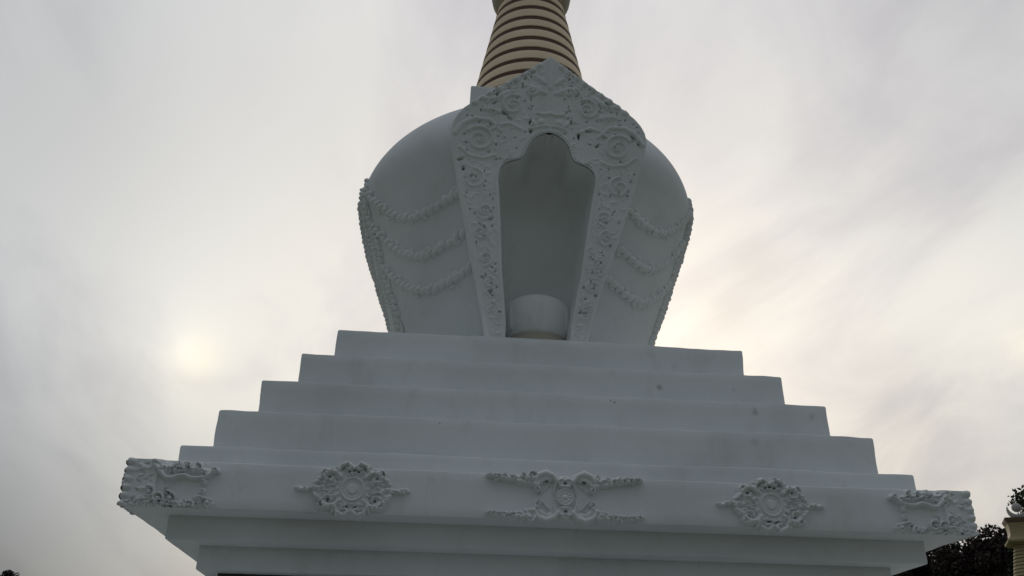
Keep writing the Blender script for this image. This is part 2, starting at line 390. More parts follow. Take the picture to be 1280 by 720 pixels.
# blobs: many small carved lobes in one mesh
_b = bmesh.new(); bmesh.ops.create_icosphere(_b, subdivisions=2, radius=1)
BLV = np.array([v.co[:] for v in _b.verts]); BLF = [tuple(v.index for v in f.verts) for f in _b.faces]; _b.free()
class Blobs:
    def __init__(s): s.V = []; s.F = []; s.n = 0
    def add(s, c, ex, ey, ez, a, b, d):
        P = BLV[:, 0:1]*a*np.array(ex)+BLV[:, 1:2]*b*np.array(ey)+BLV[:, 2:3]*d*np.array(ez)+np.array(c)
        s.V.append(P); s.F += [tuple(i+s.n for i in f) for f in BLF]; s.n += len(P)
    def build(s, name, mat, parent): return link(name, mesh_np(name, np.concatenate(s.V), s.F), mat, parent)
for sx in (-1, 1):                                        # scalloped edge of each corner
    B = Blobs(); rg = random.Random(4)
    for i, z in enumerate((2.860, 2.902, 2.955, 2.994, 3.045, 3.082, 3.134)):
        B.add((sx*2.992, -2.992, z), (sx*.707, -.707, 0), (.707*sx, .707, 0), (0, 0, 1), rg.uniform(.026, .044), .05, rg.uniform(.022, .034))
    B.build('carved_edge', M_orn, corn)

# ------------------------------------------------------------------ niche frame geometry
FY0, FK = -1.55, .118
def cen(v): return -.025+.040*min(v, 2.4)
OUT = [(0, .455), (.15, .484), (.44, .545), (.75, .628), (1.0, .705), (1.34, .795), (1.64, .875), (1.9, .935), (2.08, .985), (2.2, 1.010), (2.31, 1.017), (2.40, .995), (2.48, .955), (2.56, .890), (2.64, .790), (2.77, .625), (2.87, .475), (3.0, .300), (3.10, .165), (3.17, .09), (3.205, .055), (3.22, .0)]
INN = [(0, .30), (.27, .312), (.52, .345), (.78, .385), (1.0, .405), (1.3, .435), (1.6, .470), (1.75, .490), (1.84, .488), (1.90, .468), (1.95, .425), (1.985, .345), (2.00, .285), (2.05, .245), (2.12, .222), (2.18, .200), (2.24, .160), (2.285, .105), (2.31, .055), (2.318, .0)]
def smooth_tab(T, vs):
    T = np.array(T); x = np.interp(vs, T[:, 0], T[:, 1])
    k = np.array([1, 2, 3, 2, 1.])/9
    for _ in range(3):
        y = np.concatenate([[x[0]]*2, x, [x[-1]]*2]); x = np.convolve(y, k, 'valid')
    return x
NV = 500
VS = np.linspace(0, 3.22, NV)
HO = smooth_tab(OUT, VS); HI = smooth_tab(INN, VS); HI[VS > 2.322] = 0; HO[-1] = .0
VI = VS[VS <= 2.322]
lob = np.where((VS > 2.60) & (VS < 3.14), .022*np.abs(np.sin((VS-2.60)*PI/.068)), 0)
CEN = np.array([cen(v) for v in VS])
# dome, opened behind the frame
def dome_r(z):
    if z < 6.95: return np.interp(z, [4.68, 5.5, 6.0, 6.5, 6.8, 6.95], [1.185, 1.485, 1.665, 1.845, 1.945, 1.975])
    return 1.975*math.sqrt(max(0, 1-((z-6.95)/1.14)**2))
NA = 288
zz = list(np.linspace(4.68, 6.95, 64))+[6.95+1.14*math.sin(t) for t in np.linspace(0, PI/2*.97, 40)[1:]]
rr = np.array([dome_r(z) for z in zz])
for _ in range(4): rr[1:-1] = (rr[:-2]+2*rr[1:-1]+rr[2:])/4
V, F = [], []
for z, r0 in zip(zz, rr):
    for i in range(NA):
        t = 2*PI*i/NA
        q = Vector((math.cos(t)*1.6, math.sin(t)*1.6, z*1.2)); r = r0+.010*noise.noise(q)
        V.append((r*math.cos(t), r*math.sin(t), z))
def in_frame(x, y, z, m):
    v = z-4.7
    return y < -.8 and v < 3.1 and abs(x-cen(v)) < np.interp(v, VS, HO)-m and v > -.1
for j in range(len(zz)-1):
    for i in range(NA):
        a, b = j*NA+i, j*NA+(i+1) % NA
        f = (a, b, b+NA, a+NA)
        c = np.mean([V[k] for k in f], axis=0)
        if in_frame(c[0], c[1], c[2], .05): continue
        F.append(f)
F.append(tuple((len(zz)-1)*NA+i for i in range(NA)))
dome = link('dome', mesh_np('dome', V, F), M_white, ST)

# carving on the frame
rel = Relief(-1.12, 1.12, -.02, 3.26, .005)
rg = random.Random(21)
def at_side(sx, u, v): return (sx*u, v)                    # u measured from the leaning centre line
for sx in (-1, 1):
    # plain borders: inner roll with pearls, outer rim
    inner = [(sx*(np.interp(v, VS, HI)+.022), v) for v in np.linspace(0, 1.93, 90)]
    rel.stroke(inner, .016, .016, .020)
    arch = [(sx*(np.interp(v, VS, HI)+.024), v+.012) for v in np.linspace(1.93, 2.318, 60)]+[(0, 2.345)]
    rel.pearls(arch, .015, .030, .036)
    outer = [(sx*(np.interp(v, VS, HO)-.016), v) for v in np.linspace(0, 2.48, 120)]
    rel.stroke(outer, .014, .014, .018)
    # the large volutes
    rel.scroll(sx*.715, 2.19, .155, PI/2-sx*.9, 1.7, .020, .046, sx)
    rel.scroll(sx*.39, 2.615, .125, PI/2+sx*.5, 1.6, .018, .044, -sx)
    rel.scroll(sx*.74, 1.745, .115, PI/2, 1.6, .016, .042, sx)
    rel.scroll(sx*.60, 1.40, .085, -PI/2, 1.5, .014, .040, -sx)
    rel.scroll(sx*.625, 1.175, .088, PI/2, 1.5, .014, .040, sx)
    rel.scroll(sx*.555, .90, .075, -PI/2, 1.5, .013, .038, -sx)
    rel.scroll(sx*.50, .66, .060, PI/2, 1.4, .012, .036, sx)
    rel.scroll(sx*.455, .43, .050, -PI/2, 1.4, .011, .034, -sx)
    # crest sweeping over the shoulder
    rel.stroke([(sx*.50, 2.30), (sx*.62, 2.42), (sx*.78, 2.43), (sx*.90, 2.36), (sx*.965, 2.25)], .018, .030, .034, .046)
    rel.stroke([(sx*.30, 2.34), (sx*.42, 2.40), (sx*.52, 2.37), (sx*.60, 2.31)], .020, .016, .036)
    rel.stroke([(sx*.55, 2.02), (sx*.66, 1.98), (sx*.80, 2.0), (sx*.90, 2.09)], .020, .016, .034)
    # the mask over the arch: brows, eyes, cheeks
    rel.stroke([(0, 2.545), (sx*.06, 2.525), (sx*.14, 2.535)], .022, .014, .044)
    rel.dab(sx*.090, 2.440, .042, .042); rel.dab(sx*.090, 2.436, .020, .060)
    rel.leaf((sx*.15, 2.40), (sx*.27, 2.47), .04, .04, 3, .2*sx)
    rel.stroke([(sx*.03, 2.395), (sx*.10, 2.385), (sx*.17, 2.36)], .016, .012, .036)
    # rib at the crown
    rel.leaf((sx*.06, 2.78), (sx*.30, 2.86), .055, .042, 4, .15*sx)
    rel.leaf((sx*.06, 2.90), (sx*.20, 2.99), .045, .040, 3, .15*sx)
    rel.scroll(sx*.20, 2.80, .06, 0, 1.3, .016, .042, sx)
    rel.leaf((sx*.45, 2.76), (sx*.68, 2.66), .06, .045, 4, -.15*sx)
    rel.leaf((sx*.52, 2.52), (sx*.70, 2.55), .05, .042, 4, .1*sx)
    for t in np.linspace(0, 1, 9):
        v = 2.62+t*.50; rel.dab(sx*(np.interp(v, VS, HO)-.028), v-.01, .034, .05)
    # leafwork filling everything else
    n = 0
    while n < 260:
        v = rg.uniform(.10, 3.08); ho = np.interp(v, VS, HO); hi = np.interp(v, VS, HI)
        if v > 2.32: hi = .05
        u = rg.uniform(hi+.05, ho-.05) if ho-hi > .12 else (hi+ho)/2
        j = int((v-rel.v0)/rel.step); i = int((sx*u-rel.u0)/rel.step)
        n += 1
        if rel.H[j, i] > .012: continue
        a = rg.uniform(0, 2*PI); L = rg.uniform(.03, .075)
        rel.leaf((sx*u, v), (sx*u+L*math.cos(a), v+L*math.sin(a)), rg.uniform(.013, .024), rg.uniform(.014, .028), rg.randint(2, 3), rg.uniform(-.3, .3))
    n = 0
    while n < 100:
        v = rg.uniform(.35, 3.08) if rg.random() < .72 else rg.uniform(2.2, 3.08)
        ho = np.interp(v, VS, HO); hi = np.interp(v, VS, HI)
        if v > 2.32: hi = .10
        if ho-hi < .12: n += 1; continue
        u = rg.uniform(hi+.05, ho-.035)
        j = int((v-rel.v0)/rel.step); i = int((sx*u-rel.u0)/rel.step)
        n += 1
        if rel.H[j, i] > .030: continue
        rel.hole(sx*u, v, rg.uniform(.009, .020), rg.uniform(.006, .010), rg.uniform(0, PI), .034)
rel.stroke([(0, 2.86), (0, 3.20)], .030, .030, .030)
rel.H[:, :] = soften(rel.H, 1)
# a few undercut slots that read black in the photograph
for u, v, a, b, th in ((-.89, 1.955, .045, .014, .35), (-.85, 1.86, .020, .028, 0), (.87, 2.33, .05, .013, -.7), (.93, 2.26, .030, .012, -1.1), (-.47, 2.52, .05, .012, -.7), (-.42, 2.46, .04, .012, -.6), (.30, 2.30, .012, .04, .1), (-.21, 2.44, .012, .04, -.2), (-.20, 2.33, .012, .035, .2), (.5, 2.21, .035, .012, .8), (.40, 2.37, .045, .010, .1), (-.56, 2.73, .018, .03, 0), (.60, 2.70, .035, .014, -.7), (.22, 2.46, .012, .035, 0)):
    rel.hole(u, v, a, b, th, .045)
NSB = 96
V, F, M = [], [], []
sgrid = np.linspace(0, 1, NSB+1)
for sx in (-1, 1):
    base = len(V)
    for j in range(NV):
        o = HO[j]+lob[j]; i_ = HI[j]
        uu = sx*(o+(i_-o)*sgrid)
        h, p = rel.value(uu, np.full_like(uu, VS[j]))
        edge = np.clip((o-np.abs(uu))/.03, 0, 1)
        n = (.010+h*.52)*np.sqrt(np.clip(edge*(2-edge), 0, 1))-np.where(edge > .3, p, 0)
        for k in range(NSB+1):
            w = .0015*noise.noise(Vector((uu[k]*20, VS[j]*20, 5)))
            V.append((CEN[j]+uu[k], FY0-FK*VS[j]-n[k]-w, 4.7+VS[j]))
        if j:
            for k in range(NSB):
                a = base+(j-1)*(NSB+1)+k
                q = (a, a+1, a+NSB+2, a+NSB+1)
                F.append(q if sx < 0 else q[::-1])
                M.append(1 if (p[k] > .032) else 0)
    # outer side wall running back to the dome
    sb = len(V)
    for j in range(NV):
        x = CEN[j]+sx*(HO[j]+lob[j])
        for q in (0, 1, 2): V.append((x-sx*.004*q, FY0-FK*VS[j]+(.10, .20, .34)[q], 4.7+VS[j]))
        if j:
            a0, a1 = base+(j-1)*(NSB+1), base+j*(NSB+1); b0, b1 = sb+(j-1)*3, sb+j*3
            for f in ((a0, a1, b1, b0), (b0, b1, b1+1, b0+1), (b0+1, b1+1, b1+2, b0+2)):
                F.append(f if sx < 0 else f[::-1]); M.append(0)
    # back face
    for j in range(1, NV):
        b0, b1 = sb+(j-1)*3+2, sb+j*3+2
        c0 = len(V)
        for jj in (j-1, j): V.append((CEN[jj]+sx*HI[jj]*1.0, FY0-FK*VS[jj]+.34, 4.7+VS[jj]))
        F.append((b0, b1, c0+1, c0)); M.append(0)
frame = link('niche_frame', mesh_np('niche_frame', V, F, True, 55, M), [M_orn, M_pit], ST)

# recess behind the frame: every height has its own squarish half-oval plan
V, F = [], []
RV = np.concatenate([np.linspace(0, 1.8, 50), np.linspace(1.8, 2.339, 64)[1:]]); NT = 56
for v in RV:
    hi = max(float(np.interp(v, VS, HI)), .035); dep = .70*math.sqrt(max(0, 1-(v/2.34)**10))
    for t in np.linspace(0, PI, NT+1):
        cx1 = math.copysign(abs(math.cos(t))**.55, -math.cos(t)); dd = math.sin(t)**.55
        V.append((cen(v)+hi*cx1*(1-.06*dd), FY0-FK*v+.004+dep*dd, 4.7+v))
for j in range(len(RV)-1):
    for i in range(NT):
        a = j*(NT+1)+i; F.append((a, a+NT+1, a+NT+2, a+1))
link('niche_recess', mesh_np('niche_recess', V, F), M_niche, ST)
# pedestal standing in the niche
pb = .02
seat = lathe('niche_pedestal', [(.325, 4.955), (.340, 4.99), (.352, 5.05), (.362, 5.13), (.364, 5.20), (.356, 5.26), (.338, 5.31), (.308, 5.352), (.262, 5.386), (.2, 5.410), (.13, 5.424), (.06, 5.430), (.01, 5.432)], M_niche, ST, 96, pb, -1.12, 80)
lathe('pedestal_foot', [(.325, 4.69), (.332, 4.80), (.328, 4.88), (.322, 4.956)], M_stain, seat, 96, pb, -1.12)
for i in range(15):
    B = Blobs(); t = -PI/2+(i-7)*.30
    if abs(i-7) < 3: continue
    c = (pb+.345*math.cos(t), -1.12+.345*math.sin(t), 5.14)
    B.add(c, (-math.sin(t), math.cos(t), 0), (math.cos(t), math.sin(t), 0), (.0, 0, 1), .045, .028, .15)
    B.build('lotus_petal', M_orn, seat)
# ledge slab under the frame
V = [(-.66, -1.78, 4.69), (.58, -1.78, 4.69), (.58, -1.15, 4.69), (-.66, -1.15, 4.69), (-.66, -1.78, 4.735), (.58, -1.78, 4.735), (.58, -1.15, 4.735), (-.66, -1.15, 4.735)]
link('niche_sill', mesh_np('niche_sill', V, [(0, 1, 5, 4), (1, 2, 6, 5), (2, 3, 7, 6), (3, 0, 4, 7), (4, 5, 6, 7)], False), M_white, ST)

# garlands of carved leaves on the dome
def on_dome(az, z, n=0.):
    r = float(np.interp(z, zz, rr))+n
    return np.array((r*math.sin(az), -r*math.cos(az), z))
def frame_at(az, z):
    e = on_dome(az+.01, z)-on_dome(az-.01, z); e /= np.linalg.norm(e)
    k = on_dome(az, z+.02)-on_dome(az, z-.02); k /= np.linalg.norm(k)
    return e, k, np.cross(e, k)
def rope(path, w, seed, B=None, h=.029):
    rg = random.Random(seed); B = B or Blobs()
    P = np.array([on_dome(a, z) for a, z in path]); L = np.concatenate([[0], np.cumsum(np.linalg.norm(np.diff(P, axis=0), axis=1))])
    t = 0
    A = np.array(path)
    while t < L[-1]:
        az = np.interp(t, L, A[:, 0]); z = np.interp(t, L, A[:, 1]); e, k, nn = frame_at(az, z)
        if in_frame(*on_dome(az, z), .02): t += w*.6; continue
        az2 = np.interp(t+.02, L, A[:, 0]); z2 = np.interp(t+.02, L, A[:, 1])
        tg = on_dome(az2, z2)-on_dome(az, z); tg /= max(np.linalg.norm(tg), 1e-9); sd = np.cross(nn, tg)
        tw = R(rg.uniform(26, 46))
        x = tg*math.cos(tw)+sd*math.sin(tw); y = np.cross(nn, x)
        B.add(on_dome(az, z, .002)+sd*rg.uniform(-.006, .006), x, y, nn, w*rg.uniform(.46, .58), w*rg.uniform(.25, .32), h*rg.uniform(1.1, 1.5))
        if rg.random() < .6:
            sg = rg.choice((-1, 1)); B.add(on_dome(az, z, .002)+sd*sg*w*rg.uniform(.28, .45), tg, sd, nn, w*rg.uniform(.22, .34), w*rg.uniform(.16, .24), h*rg.uniform(.6, .9))
        t += w*rg.uniform(.56, .72)
    return B
sd_ = 0
for sx in (-1, 1):
    for (ze, zl, zf) in ((6.93, 6.27, 6.62), (6.50, 5.875, 6.20), (6.02, 5.53, 5.82)):
        path = []
        for t in np.linspace(0, 1, 40):
            az = 71-t*55
            c = 43
            z = zl+((ze-zl)*((az-c)/(71-c))**2 if az > c else (zf-zl)*((c-az)/(c-16))**2)
            path.append((sx*R(az), z))
        sd_ += 1
        rope(path, .142, sd_).build('garland', M_orn, dome)
    B = Blobs()
    for off, sdd in ((-2.6, 50), (2.6, 60)):
        rope([(sx*R(74+off*(1-.25*t)+1.2*math.sin(t*22+off)), 7.06-t*2.34) for t in np.linspace(0, 1, 60)], .105, sdd+sx, B, .034)
    rope([(sx*R(74), 7.0-t*2.2) for t in np.linspace(0, 1, 40)], .06, 70+sx, B, .028)
    for z in np.linspace(4.85, 7.0, 14):
        e, k, nn = frame_at(sx*R(74), z)
        B.add(on_dome(sx*R(74), z, .0), e, k, nn, .13, .10, .014)
    B.build('hanging_garland', M_orn, dome)
    # the rear half carries the same swags
    for az0 in (105,):
        for (ze, zl) in ((6.93, 6.3), (6.5, 5.9), (6.02, 5.55)):
            rope([(sx*R(80+t*45), zl+(ze-zl)*(2*t-1)**2) for t in np.linspace(0, 1, 36)], .088, 90).build('garland', M_orn, dome)

# harmika box, lotus collar, ringed spire, canopy and finial
SX = .06
hb = square_lathe('harmika', slab_prof(.74, 7.86, 8.16)+slab_prof(.80, 8.17, 8.41), M_white, ST, 20)
hb.location.x = SX
spire = empty('spire', (SX, 0, 0)); spire.parent = ST
def cone_r(z): return .715-.19*(z-9.0)
zs = [8.520, 8.733, 8.944, 9.162, 9.373, 9.584, 9.788, 10.006, 10.20, 10.40]
lathe('spire_core', [(.80, 8.40), (cone_r(8.45)-.007, 8.45), (cone_r(10.5)-.007, 10.5)], M_brown, spire, 128, 0, 0)
prev = 8.42
for z in zs+[10.60]:
    z0, z1 = prev+.036, z-.036
    if z1 > 10.50: z1 = 10.50
    r0, r1 = cone_r(z0)+.004, cone_r(z1)+.004
    b = .006
    lathe('spire_ring', [(r0-.03, z0), (r0-b*.5, z0+.001), (r0, z0+b), (r0*.5+r1*.5+.001, (z0+z1)/2), (r1, z1-b), (r1-b*.5, z1-.001), (r1-.03, z1)], M_beige, spire, 128)
    prev = z
lathe('spire_collar', [(.36, 10.47), (.44, 10.485), (.50, 10.52), (.535, 10.58), (.55, 10.66), (.50, 10.70), (.3, 10.72)], M_collar, spire, 128)
lathe('spire_canopy', [(.28, 10.70), (.34, 10.9), (.62, 10.98), (.66, 11.06), (.60, 11.16), (.30, 11.3), (.16, 11.36)], M_beige, spire, 96)
fin = lathe('finial', [(.10, 11.35), (.16, 11.42), (.12, 11.5), (.07, 11.58), (.14, 11.7), (.17, 11.82), (.12, 11.95), (.03, 12.08), (.004, 12.16)], M_gold, spire, 48)

# ------------------------------------------------------------------ the smaller cream stupa at the right edge
M_cream = plaster('cream_paint', (.33, .275, .155), (.24, .20, .12), .4, (), .2)
M_creamd = plain('brown_tile', (.13, .09, .06), .2, 9)
M_whorn = plaster('white_stone', (.40, .40, .38), (.3, .3, .28), .4, ())
PL = empty('small_stupa', (14.507, 12.99, 0))
tag(PL, 'cream ringed spire of a smaller stupa topped with white crescent and ball', 'stupa')
PL.rotation_euler = (0, 0, R(-27))
square_lathe('plinth', slab_prof(1.5, 0, .9)+slab_prof(1.3, .91, 1.2)+slab_prof(1.65, 1.21, 1.5)+slab_prof(1.4, 1.51, 1.75)+slab_prof(1.15, 1.76, 2.0), M_cream, PL, 12, .01, .002)
lathe('dome', [(.72, 1.99), (.80, 2.3), (.95, 2.8), (1.02, 3.1), (.98, 3.35), (.80, 3.62), (.5, 3.78), (.3, 3.82)], M_cream, PL, 64, 0, 0, 60)
square_lathe('harmika', slab_prof(.52, 3.78, 4.02)+slab_prof(.60, 4.03, 4.14), M_cream, PL, 6, .01, .002)
prof = []; z = 4.13
def c2r(q): return .30+(5.85-q)*.205
while z < 5.93:
    r_ = c2r(z); prof += [(r_-.030, z), (r_-.028, z+.016), (r_-.004, z+.022), (c2r(z+.05)+.006, z+.05), (c2r(z+.08)-.004, z+.080), (c2r(z+.085)-.028, z+.085)]; z += .0875
lathe('ringed_spire', prof, M_cream, PL, 64, 0, 0, 50)
square_lathe('capital', [(.24, 5.955), (.36, 5.98), (.425, 6.03), (.43, 6.07), (.355, 6.15), (.325, 6.22), (.315, 6.36), (.325, 6.47), (.34, 6.52)], M_cream, PL, 4, .012, .002)
square_lathe('coping', [(.31, 6.515), (.345, 6.53), (.365, 6.58), (.385, 6.625), (.38, 6.645), (.20, 6.67)], M_creamd, PL, 4, .01, .003)
# crescent: a thick moon with its horns up
V, F = [], []; n = 28
for i in range(n+1):
    t = R(160)+R(220)*i/n
    xo, zo = .245*math.cos(t), 6.905+.245*math.sin(t)
    w = .012+.098*math.sin(PI*i/n)**.8
    xi, zi = (.245-w)*math.cos(t), 6.905+(.245-w)*math.sin(t)
    for y in (-.06, .06): V += [(xo, y, zo), (xi, y, zi)]
for i in range(n):
    a = i*4; b_ = a+4
    F += [(a, b_, b_+1, a+1), (a+2, a+3, b_+3, b_+2), (a, a+2, b_+2, b_), (a+1, b_+1, b_+3, a+3)]
F += [(0, 1, 3, 2), (n*4, n*4+2, n*4+3, n*4+1)]
cres = link('crescent', mesh_np('crescent', V, F, True, 40), M_whorn, PL)
lathe('finial_ball', [(.12*math.sin(t), 6.955-.12*math.cos(t)) for t in np.linspace(.05, PI-.05, 18)], M_whorn, PL, 40)

# ------------------------------------------------------------------ trees
def leaf_mat(name, c1, c2):
    m, nt, b, N, L = new_mat(name)
    oi = N.new('ShaderNodeTexCoord').outputs['Object']
    f = noise_node(N, L, oi, 1.3, 4, .6)
    L.new(mixc(N, L, ramp(N, L, f, .35, .65), (*c1, 1), (*c2, 1)), b.inputs['Base Color'])
    b.inputs['Roughness'].default_value = .7; b.inputs['Specular IOR Level'].default_value = .2
    return m
M_leaf1 = leaf_mat('dark_foliage', (.018, .026, .016), (.035, .042, .022))
M_leaf2 = leaf_mat('russet_foliage', (.035, .022, .022), (.050, .034, .028))
M_leaf3 = leaf_mat('green_foliage', (.022, .036, .016), (.045, .060, .028))
M_leaf4 = leaf_mat('blue_green_foliage', (.020, .026, .028), (.035, .042, .042))
M_bark = plain('bark', (.07, .055, .045), .3, 4, .95)
def tube(V, F, pts, rads, n=7):
    base = len(V)
    for k, (p, r) in enumerate(zip(pts, rads)):
        a = Vector(pts[min(k+1, len(pts)-1)])-Vector(pts[max(k-1, 0)]); a.normalize()
        x = a.orthogonal().normalized(); y = a.cross(x)
        for i in range(n):
            t = 2*PI*i/n; q = Vector(p)+x*r*math.cos(t)+y*r*math.sin(t); V.append(tuple(q))
    for k in range(len(pts)-1):
        for i in range(n):
            a_, b_ = base+k*n+i, base+k*n+(i+1) % n; F.append((a_, b_, b_+n, a_+n))
def tree(name, label, x, y, h, cr, ch, mat, seed, nclump=70, per=60, ls=.17, conic=False, group=None):
    rg = np.random.default_rng(seed)
    T = empty(name, (x, y, 0)); tag(T, label, 'tree', group)
    V, F = [], []
    lean = rg.uniform(-.4, .4, 2)
    top = (lean[0], lean[1], h-ch*.35)
    tube(V, F, [(0, 0, -.1), (lean[0]*.3, lean[1]*.3, h*.3), (lean[0]*.7, lean[1]*.7, h*.6), top], [h*.032, h*.024, h*.016, h*.006])
    C = []
    zc = h-ch/2
    while len(C) < nclump:
        q = rg.uniform(-1, 1, 3)
        if conic:
            rad = 1-(q[2]+1)/2*.85
            if np.hypot(q[0], q[1]) > rad: continue
        else:
            n_ = np.linalg.norm(q)
            if n_ > 1 or n_ < .25: continue
        q = q*np.array((cr, cr, ch/2))*rg.uniform(.82, 1.06)
        C.append(q+np.array((lean[0]*.7, lean[1]*.7, zc)))
    C = np.array(C)
    for c in C[::3]:
        s = np.array((lean[0]*.6, lean[1]*.6, max(h*.25, c[2]-ch*.4)))
        mid = (s+c)/2+np.array((0, 0, -.12*ch*.3))
        tube(V, F, [tuple(s), tuple(mid), tuple(c)], [h*.009, h*.006, h*.002], 5)
    link('trunk', mesh_np('trunk', V, F), M_bark, T)
    LV = []
    for c in C:
        size = rg.uniform(.18, .32)*cr*(1 if not conic else .8)
        g = rg.normal(0, 1, (per, 3)); g /= np.linalg.norm(g, axis=1)[:, None]; g *= (rg.uniform(.02, 1, (per, 1))**.45)*size*np.array((1, 1, .8))
        p = c+g
        a = rg.normal(0, 1, (per, 3)); a /= np.linalg.norm(a, axis=1)[:, None]
        b = np.cross(a, rg.normal(0, 1, (per, 3))); b /= np.linalg.norm(b, axis=1)[:, None]
        L_ = ls*rg.uniform(.6, 1.3, (per, 1)); W = L_*.48
        LV.append(np.stack([p-a*L_*.5, p+b*W*.5, p+a*L_*.5, p-b*W*.5+np.cross(a, b)*W*.2], 1).reshape(-1, 3))
    LV = np.concatenate(LV); LF = np.arange(len(LV)).reshape(-1, 4).tolist()
    link('crown', mesh_np('crown', LV, LF, False), mat, T)
    return T
def pol(az, d): return d*math.sin(R(az))-.92, d*math.cos(R(az))-9.17
for (name, label, az, d, h, cr, ch, mat, seed, ncl, ls) in (
    ('broadleaf_tree', 'dark russet tree with ragged top between stupa cornice and cream spire', 33.2, 42, 9.35, 2.4, 7.0, M_leaf2, 1, 230, .20),
    ('broadleaf_tree', 'dark green tree behind the cream spire, cut by the right edge', 37.75, 40, 10.9, 2.45, 9.0, M_leaf3, 2, 330, .19),
    ('broadleaf_tree', 'dark tree whose crown shows just below the right corner of the cornice', 30.4, 44, 9.5, 3.1, 7.4, M_leaf1, 3, 170, .22),
    ('broadleaf_tree', 'dark tree partly behind the stupa mouldings at lower right', 27.4, 45, 9.0, 3.1, 7.4, M_leaf1, 4, 170, .22),
    ('conifer_tree', 'dark blue green treetop just peeking in at the lower left edge', -23.75, 58, 9.45, 1.9, 6.5, M_leaf4, 5, 150, .18),
):
    x, y = pol(az, d)
    tree(name, label, x, y, h, cr, ch, mat, seed, ncl, 240, ls, name == 'conifer_tree')
for az, d, h, s in ((32.0, 50, 10.0, 6), (35.0, 49, 10.2, 7), (28.8, 52, 9.8, 8)):
    x, y = pol(az, d)
    tree('broadleaf_tree', 'dark tree in the dense row filling the lower right behind the russet tree', x, y, h, 3.4, 8.4, M_leaf1, s, 190, 200, .26, False, 'trees in the dense row behind')

# ------------------------------------------------------------------ ground, terrace, hills
def ground_mat():
    m, nt, b, N, L = new_mat('lawn')
    tc = N.new('ShaderNodeTexCoord').outputs['Object']
    f = noise_node(N, L, tc, .25, 6, .6); g = noise_node(N, L, tc, 18, 4, .7)
    c = mixc(N, L, ramp(N, L, f, .4, .65), (.060, .085, .030, 1), (.10, .105, .045, 1))
    c = mixc(N, L, g, c, (.045, .065, .024, 1))
    L.new(c, b.inputs['Base Color']); b.inputs['Roughness'].default_value = .9
    bm = N.new('ShaderNodeBump'); bm.inputs['Strength'].default_value = .6; bm.inputs['Distance'].default_value = .04
    L.new(g, bm.inputs['Height']); L.new(bm.outputs['Normal'], b.inputs['Normal'])
    return m
V, F = [], []
for j in range(41):
    for i in range(41):
        x = (i-20)*60; y = (j-20)*60
        V.append((x, y, 0 if max(abs(x), abs(y)) < 130 else noise.noise(Vector((x*.004, y*.004, 0)))*1.5))
for j in range(40):
    for i in range(40):
        a = j*41+i; F.append((a, a+1, a+42, a+41))
tag(link('ground', mesh_np('ground', V, F), ground_mat()), kind='structure')
def paving_mat():
    m, nt, b, N, L = new_mat('paving')
    tc = N.new('ShaderNodeTexCoord').outputs['Object']
    br = N.new('ShaderNodeTexBrick'); br.inputs['Scale'].default_value = 1.0; br.inputs['Brick Width'].default_value = .6; br.inputs['Row Height'].default_value = .6; br.offset = .5
    br.inputs['Mortar Size'].default_value = .008
    br.inputs['Color1'].default_value = (.30, .295, .27, 1); br.inputs['Color2'].default_value = (.25, .25, .225, 1); br.inputs['Mortar'].default_value = (.10, .10, .08, 1)
    L.new(tc, br.inputs['Vector'])
    n = noise_node(N, L, tc, 1.5, 6, .65)
    c = mixc(N, L, ramp(N, L, n, .45, .75), br.outputs['Color'], (.15, .16, .11, 1))
    L.new(c, b.inputs['Base Color']); b.inputs['Roughness'].default_value = .85
    return m
V = []
for z in (-.2, .06):
    V += [(-8, -14, z), (8, -14, z), (8, 8, z), (-8, 8, z)]
tag(link('terrace', mesh_np('terrace', V, [(4, 5, 6, 7), (0, 1, 5, 4), (1, 2, 6, 5), (2, 3, 7, 6), (3, 0, 4, 7)], False), paving_mat()), kind='structure')
V, F = [], []
n = 220
for i in range(n):
    t = 2*PI*i/n
    d = Vector((math.cos(t)*2.2, math.sin(t)*2.2, 0))
    hgt = 10+14*max(0, noise.noise(d)+.35)+4*noise.noise(d*5)
    for k, (rad, f) in enumerate(((330, 0), (390, .55), (460, 1.0), (560, .9), (700, 0))):
        V.append((rad*math.cos(t), rad*math.sin(t), -2+hgt*f+noise.noise(d*9+Vector((0, 0, k)))*1.5*f))
for i in range(n):
    for k in range(4):
        a = i*5+k; b_ = ((i+1) % n)*5+k; F.append((a, b_, b_+1, a+1))
tag(link('hills', mesh_np('hills', V, F), plain('wooded_hills', (.035, .048, .028), .4, .08, .95)), kind='structure')

# ------------------------------------------------------------------ sun, sky
SAZ, SEL = 10.2, 20.0
def dirv(az, el): return Vector((math.sin(R(az))*math.cos(R(el)), math.cos(R(az))*math.cos(R(el)), math.sin(R(el))))
sv = dirv(SAZ, SEL)
sl = bpy.data.lights.new('sun', 'SUN'); sl.energy = 0.9; sl.angle = R(12); sl.color = (1, .93, .82)
so = bpy.data.objects.new('sun', sl); COL.objects.link(so); so.rotation_euler = sv.to_track_quat('Z', 'Y').to_euler()
W = bpy.data.worlds.new('World'); S.world = W; W.use_nodes = True
N, L = W.node_tree.nodes, W.node_tree.links
bg = N['Background']
sky = N.new('ShaderNodeTexSky'); sky.sky_type = 'NISHITA'; sky.sun_disc = False; sky.sun_elevation = R(SEL); sky.sun_rotation = R(SAZ)
sky.air_density = 1.2; sky.dust_density = 2.5
D = N.new('ShaderNodeTexCoord').outputs['Generated']
def mth(op, a, b=None, c=None, clamp=False):
    n = N.new('ShaderNodeMath'); n.operation = op; n.use_clamp = clamp
    for s, v in zip(n.inputs, (a, b, c)):
        if v is None: continue
        if isinstance(v, bpy.types.NodeSocket): L.new(v, s)
        else: s.default_value = v
    return n.outputs[0]
